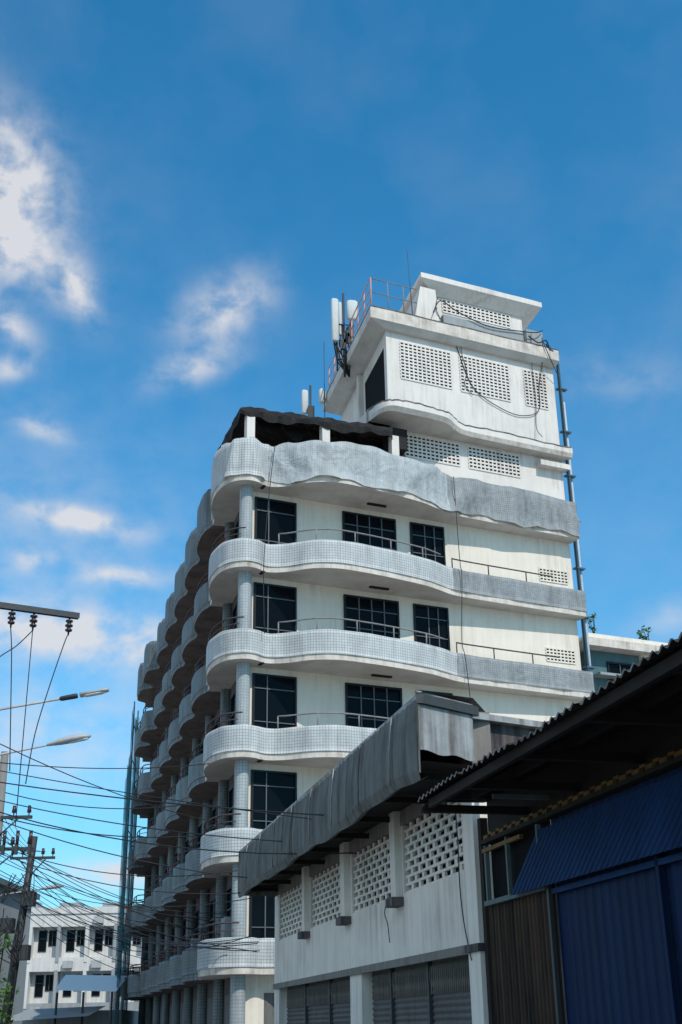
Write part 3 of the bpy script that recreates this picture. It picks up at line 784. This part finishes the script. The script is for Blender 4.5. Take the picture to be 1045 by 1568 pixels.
ow=empty('overhead_wires',(-6,30,8)); o_m=MB('wire_strands',ow)
def wire(a,b_,sag,r=.013): o_m.tube(catenary(a,b_,sag),r,'cable',4)
wire((-9,24,8.0),(-3.9,39,7.6),.35)
wire((-9.5,30,7.9),(-4.3,38.5,9.4),.2)
wire((-9.2,27,7.0),(1.0,21,4.85),.15)
wire((-9.2,27,7.3),(.6,22.5,4.95),.10,.010)
wire((-9.2,27,6.6),(.3,24,4.7),.45)
wire((-9.8,30,6.9),(-1.5,30.5,4.9),.35)
wire((-9.8,30,6.2),(-1.8,31.5,4.8),.6,.011)
wire((-9.8,30,7.2),(-.2,25,5.0),.25,.012)
wire((-11.3,40,8.1),(-4.4,40,7.4),.3,.018)
wire((-11.3,40,8.9),(-4.4,40,8.5),.4,.016)
wire((-11.3,40,6.1),(-3.5,37.9,3.8),.5,.016)
wire((-11.3,40,7.2),(-3.2,37.6,6.0),.5,.014)
for i in range(7):
    wire((-13+random.uniform(-.4,.4),50,6.6+i*.22),(-2.2,31+random.uniform(-1,1),3.2+random.uniform(-.3,1.4)),.5+random.random()*.8,.011)
for i in range(8):
    wire((-11.6+random.uniform(-.5,.5),40,6.6+i*.2),(-3.4+random.uniform(-1,1),40+random.uniform(-1,6),3.6+random.uniform(-.3,1.6)),.4+random.random()*.6,.011)
for i in range(6):
    wire((-12.8+random.uniform(-.4,.4),50,6+i*.4),(-9.5,62+random.uniform(-3,3),4+i*.4),.5,.015)
for i in range(5):
    wire((-11.9+i*.25,40,8.4-.1*i),(-12.9+i*.2,50,8.3),.3,.010)
    wire((-11.9+i*.25,40,7.3),(-8.8+i*.15,21,8.0+.1*i),.4,.008)
o_m.build()

# ------------------------------------------------------------ DISTANT APARTMENTS
ap=empty('distant_apartment_building',(-25,98,0)); a_=MB('apartment_body',ap)
X0,X1,Y0=-36,-13,95
a_.box((X0,Y0,0),(X1-X0,0,0),(0,12,0),(0,0,10.0),'apt')
a_.box((X0-.2,Y0-.9,9.7),(X1-X0+.4,0,0),(0,1,0),(0,0,.45),'apt')
for lv in range(3):
    zb=.4+lv*3.1
    a_.box((X0,Y0-.8,zb+2.2),(X1-X0,0,0),(0,.8,0),(0,0,.95),'apt' if lv else 'aptband')
    n_=11; wd_=(X1-X0)/n_
    for i in range(n_):
        x=X0+i*wd_
        def AF(a,n,z,x=x): return Vector((x+a,Y0-n,z))
        window(a_,AF,.45,1.05,zb+.5,zb+2.0,(),(.6,)); window(a_,AF,1.2,1.75,zb+.9,zb+2.0,(.5,),())
        a_.box((x-.12,Y0-.85,zb-.3),(.24,0,0),(0,.84,0),(0,0,2.6),'aptband' if i%2 else 'apt')
        if random.random()<.5: a_.box((x+.5,Y0-1.15,zb+2.4),(.7,0,0),(0,.3,0),(0,0,.5),'lamp')
for i in range(5): a_.box((X0+4+i*3.3,Y0+2,10.1),(1.6,0,0),(0,1.5,0),(0,0,.5+.4*random.random()),'aptband')
a_.build()
ho=empty('shop_house_row',(-15,62,0)); s_=MB('shop_house_walls',ho)
s_.box((-16.5,66,0),(5,0,0),(0,8,0),(0,0,2.6),'aptband')
s_.face([(-14.4,63.5,3.5),(-11.4,63.5,3.4),(-11.4,67,4.25),(-14.7,67,4.35)],'brightroof')
s_.face([(-16.8,62.5,2.1),(-12.5,62.5,2.3),(-12.3,66,2.8),(-16.2,66,2.7)],'aptband')
for x in (-14.3,-13.0,-11.6): s_.tube([(x,63.6,0),(x,63.6,3.4)],.06,'steel',6)
s_.build()
dk=empty('dark_shop_house',(-20,60,0)); d_=MB('dark_shop_walls',dk)
d_.box((-25,66,0),(6.0,0,0),(0,10,0),(0,0,9.0),'aptband')
d_.box((-25.2,65.3,9.0),(6.6,0,0),(0,11,0),(0,0,.3),'tealframe')
for z in (1.5,4.6,7.0):
    for x in (-24.4,-22.6,-20.8):
        def DF(a,n,zz,x=x): return Vector((x+a,66-n,zz))
        window(d_,DF,0,1.1,z,z+1.4,(.5,),(.6,))
d_.build()

# ------------------------------------------------------------ GROUND / ROAD
g=MB('ground'); g.face([(-900,-900,0),(900,-900,0),(900,900,0),(-900,900,0)],'paving'); g.build()
def strip(name,o0,o1,z,mat,w0_=-60,w1_=250):
    s=MB(name); s.face([W3(w0_,o0,z),W3(w1_,o0,z),W3(w1_,o1,z),W3(w0_,o1,z)],mat); s.build()
strip('road',2.4,8.2,.004,'asphalt')
k=MB('kerb'); k.box(W3(-60,2.2,0),DW*200,NW*.2,Z3*.13,'paving'); k.box(W3(-60,8.2,0),DW*300,NW*.2,Z3*.13,'paving'); k.build()
l=MB('road_centre_line'); 
for i in range(60): l.face([W3(-50+i*4,5.25,.008),W3(-48+i*4,5.25,.008),W3(-48+i*4,5.37,.008),W3(-50+i*4,5.37,.008)],'paint')
l.build()

# ------------------------------------------------------------ SKY + SUN
EL=math.radians(47); az=math.atan2(.5,-.866)
world=bpy.data.worlds.new('World'); scene.world=world; world.use_nodes=True
try:
    world.cycles.sampling_method='MANUAL'; world.cycles.sample_map_resolution=512
except Exception: pass
nt=world.node_tree; nt.nodes.clear(); N=nt.nodes.new; L=nt.links.new
out=N('ShaderNodeOutputWorld'); bg=N('ShaderNodeBackground'); bg.inputs[1].default_value=.125; L(bg.outputs[0],out.inputs[0])
sky=N('ShaderNodeTexSky'); sky.sky_type='NISHITA'; sky.sun_disc=False; sky.sun_elevation=EL; sky.sun_rotation=az
sky.air_density=1.0; sky.dust_density=.6; sky.ozone_density=1.6
tint=N('ShaderNodeMix'); tint.data_type='RGBA'; tint.blend_type='MULTIPLY'; tint.inputs[0].default_value=1; tint.inputs[7].default_value=(.20,1.16,1.50,1)
L(sky.outputs[0],tint.inputs[6])
tc=N('ShaderNodeTexCoord'); sp=N('ShaderNodeSeparateXYZ'); L(tc.outputs['Generated'],sp.inputs[0])
def math_(op,a,b=None,c=None):
    n_=N('ShaderNodeMath'); n_.operation=op
    for i,x in enumerate((a,b,c)):
        if x is None: continue
        if isinstance(x,(int,float)): n_.inputs[i].default_value=x
        else: L(x,n_.inputs[i])
    return n_.outputs[0]
azn=math_('MULTIPLY',math_('ARCTAN2',sp.outputs[0],sp.outputs[1]),57.2958)
eln=math_('MULTIPLY',math_('ARCSINE',sp.outputs[2]),57.2958)
blobs=[(-18.2,37.5,2.8,1.8,-55,1.05),(-18.6,34.8,2.6,1.5,-30,1.0),(-14.3,32.9,1.4,.8,-50,.95),(-18.0,31.1,1.5,.7,-30,.8),
 (-6.2,32.6,2.1,1.2,30,.85),(-7.9,29.8,2.0,.7,20,.65),(-17.4,29.0,1.0,.5,20,.75),(-15.6,26.5,1.3,.5,-15,.55),
 (-13.2,22.4,2.6,.55,-8,.9),(-10.9,19.9,1.7,.45,0,.7),(-15.2,20.4,.9,.4,10,.6),(-11.5,17.0,5.0,1.1,-5,.9),(-17,17.2,2.5,.9,0,.75),
 (14.9,28.4,3.0,1.0,-10,.15),(17,17.5,2.5,.8,15,.35),(-10.5,6.6,2.5,.6,0,.65),(-14,12.5,6,2.5,0,.35),(-14.5,20.5,6,4.0,0,.16),
 (75,28,28,14,10,1.2),(-85,30,35,16,-10,1.3),(175,40,45,18,0,1.1),(-150,28,30,16,0,1.2)]  # this row: unseen clouds beside and behind the camera, added for neutral fill light
tot=None
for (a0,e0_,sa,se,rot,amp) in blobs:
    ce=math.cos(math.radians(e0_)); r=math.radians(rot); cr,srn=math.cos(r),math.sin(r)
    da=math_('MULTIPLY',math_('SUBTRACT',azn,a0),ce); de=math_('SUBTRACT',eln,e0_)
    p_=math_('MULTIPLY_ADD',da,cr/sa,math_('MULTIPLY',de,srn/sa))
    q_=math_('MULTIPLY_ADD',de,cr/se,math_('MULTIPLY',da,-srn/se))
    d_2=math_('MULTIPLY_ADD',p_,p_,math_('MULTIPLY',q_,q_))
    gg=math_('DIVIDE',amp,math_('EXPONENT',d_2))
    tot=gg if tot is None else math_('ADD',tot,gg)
cv=N('ShaderNodeCombineXYZ'); L(azn,cv.inputs[0]); L(math_('MULTIPLY',eln,1.35),cv.inputs[1])
n1=N('ShaderNodeTexNoise'); n1.inputs['Scale'].default_value=.42; n1.inputs['Detail'].default_value=7; n1.inputs['Roughness'].default_value=.55; n1.inputs['Distortion'].default_value=.15
L(cv.outputs[0],n1.inputs['Vector'])
mr=N('ShaderNodeMapRange'); mr.interpolation_type='SMOOTHSTEP'; mr.inputs[1].default_value=.27; mr.inputs[2].default_value=.70; mr.inputs[3].default_value=.18; mr.inputs[4].default_value=1.25
L(n1.outputs[0],mr.inputs[0])
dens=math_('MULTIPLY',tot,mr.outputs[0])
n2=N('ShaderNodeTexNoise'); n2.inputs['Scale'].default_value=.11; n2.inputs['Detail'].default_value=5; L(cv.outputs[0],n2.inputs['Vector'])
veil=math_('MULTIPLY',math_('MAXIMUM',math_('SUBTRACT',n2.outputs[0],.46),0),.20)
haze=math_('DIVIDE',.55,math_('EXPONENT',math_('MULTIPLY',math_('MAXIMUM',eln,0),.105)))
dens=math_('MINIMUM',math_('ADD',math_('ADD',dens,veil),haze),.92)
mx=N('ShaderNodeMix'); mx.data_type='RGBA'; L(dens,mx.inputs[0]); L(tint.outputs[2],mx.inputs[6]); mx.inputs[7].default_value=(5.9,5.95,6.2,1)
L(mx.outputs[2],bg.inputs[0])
sd=bpy.data.lights.new('sun','SUN'); sd.energy=3.3; sd.angle=math.radians(.5); sd.color=(1,.925,.83)
so=bpy.data.objects.new('sun',sd); scene.collection.objects.link(so)
dirv=Vector((math.cos(EL)*math.sin(az),math.cos(EL)*math.cos(az),math.sin(EL)))
so.rotation_euler=dirv.to_track_quat('Z','Y').to_euler(); so.location=(20,-20,40)

# ------------------------------------------------------------ CAMERA
cd=bpy.data.cameras.new('camera'); co=bpy.data.objects.new('camera',cd); scene.collection.objects.link(co)
cd.sensor_fit='VERTICAL'; cd.sensor_height=24; cd.lens=24*1850/1568; cd.clip_end=3000; cd.clip_start=.1
up=Vector((-72,4334,-1850)).normalized(); fw=Vector((0,0,-1)); fw=(fw-up*fw.dot(up)).normalized(); rt=fw.cross(up)
R=Matrix((rt,fw,up))
co.matrix_world=Matrix.Translation((0,0,1.6))@R.to_4x4()
scene.camera=co
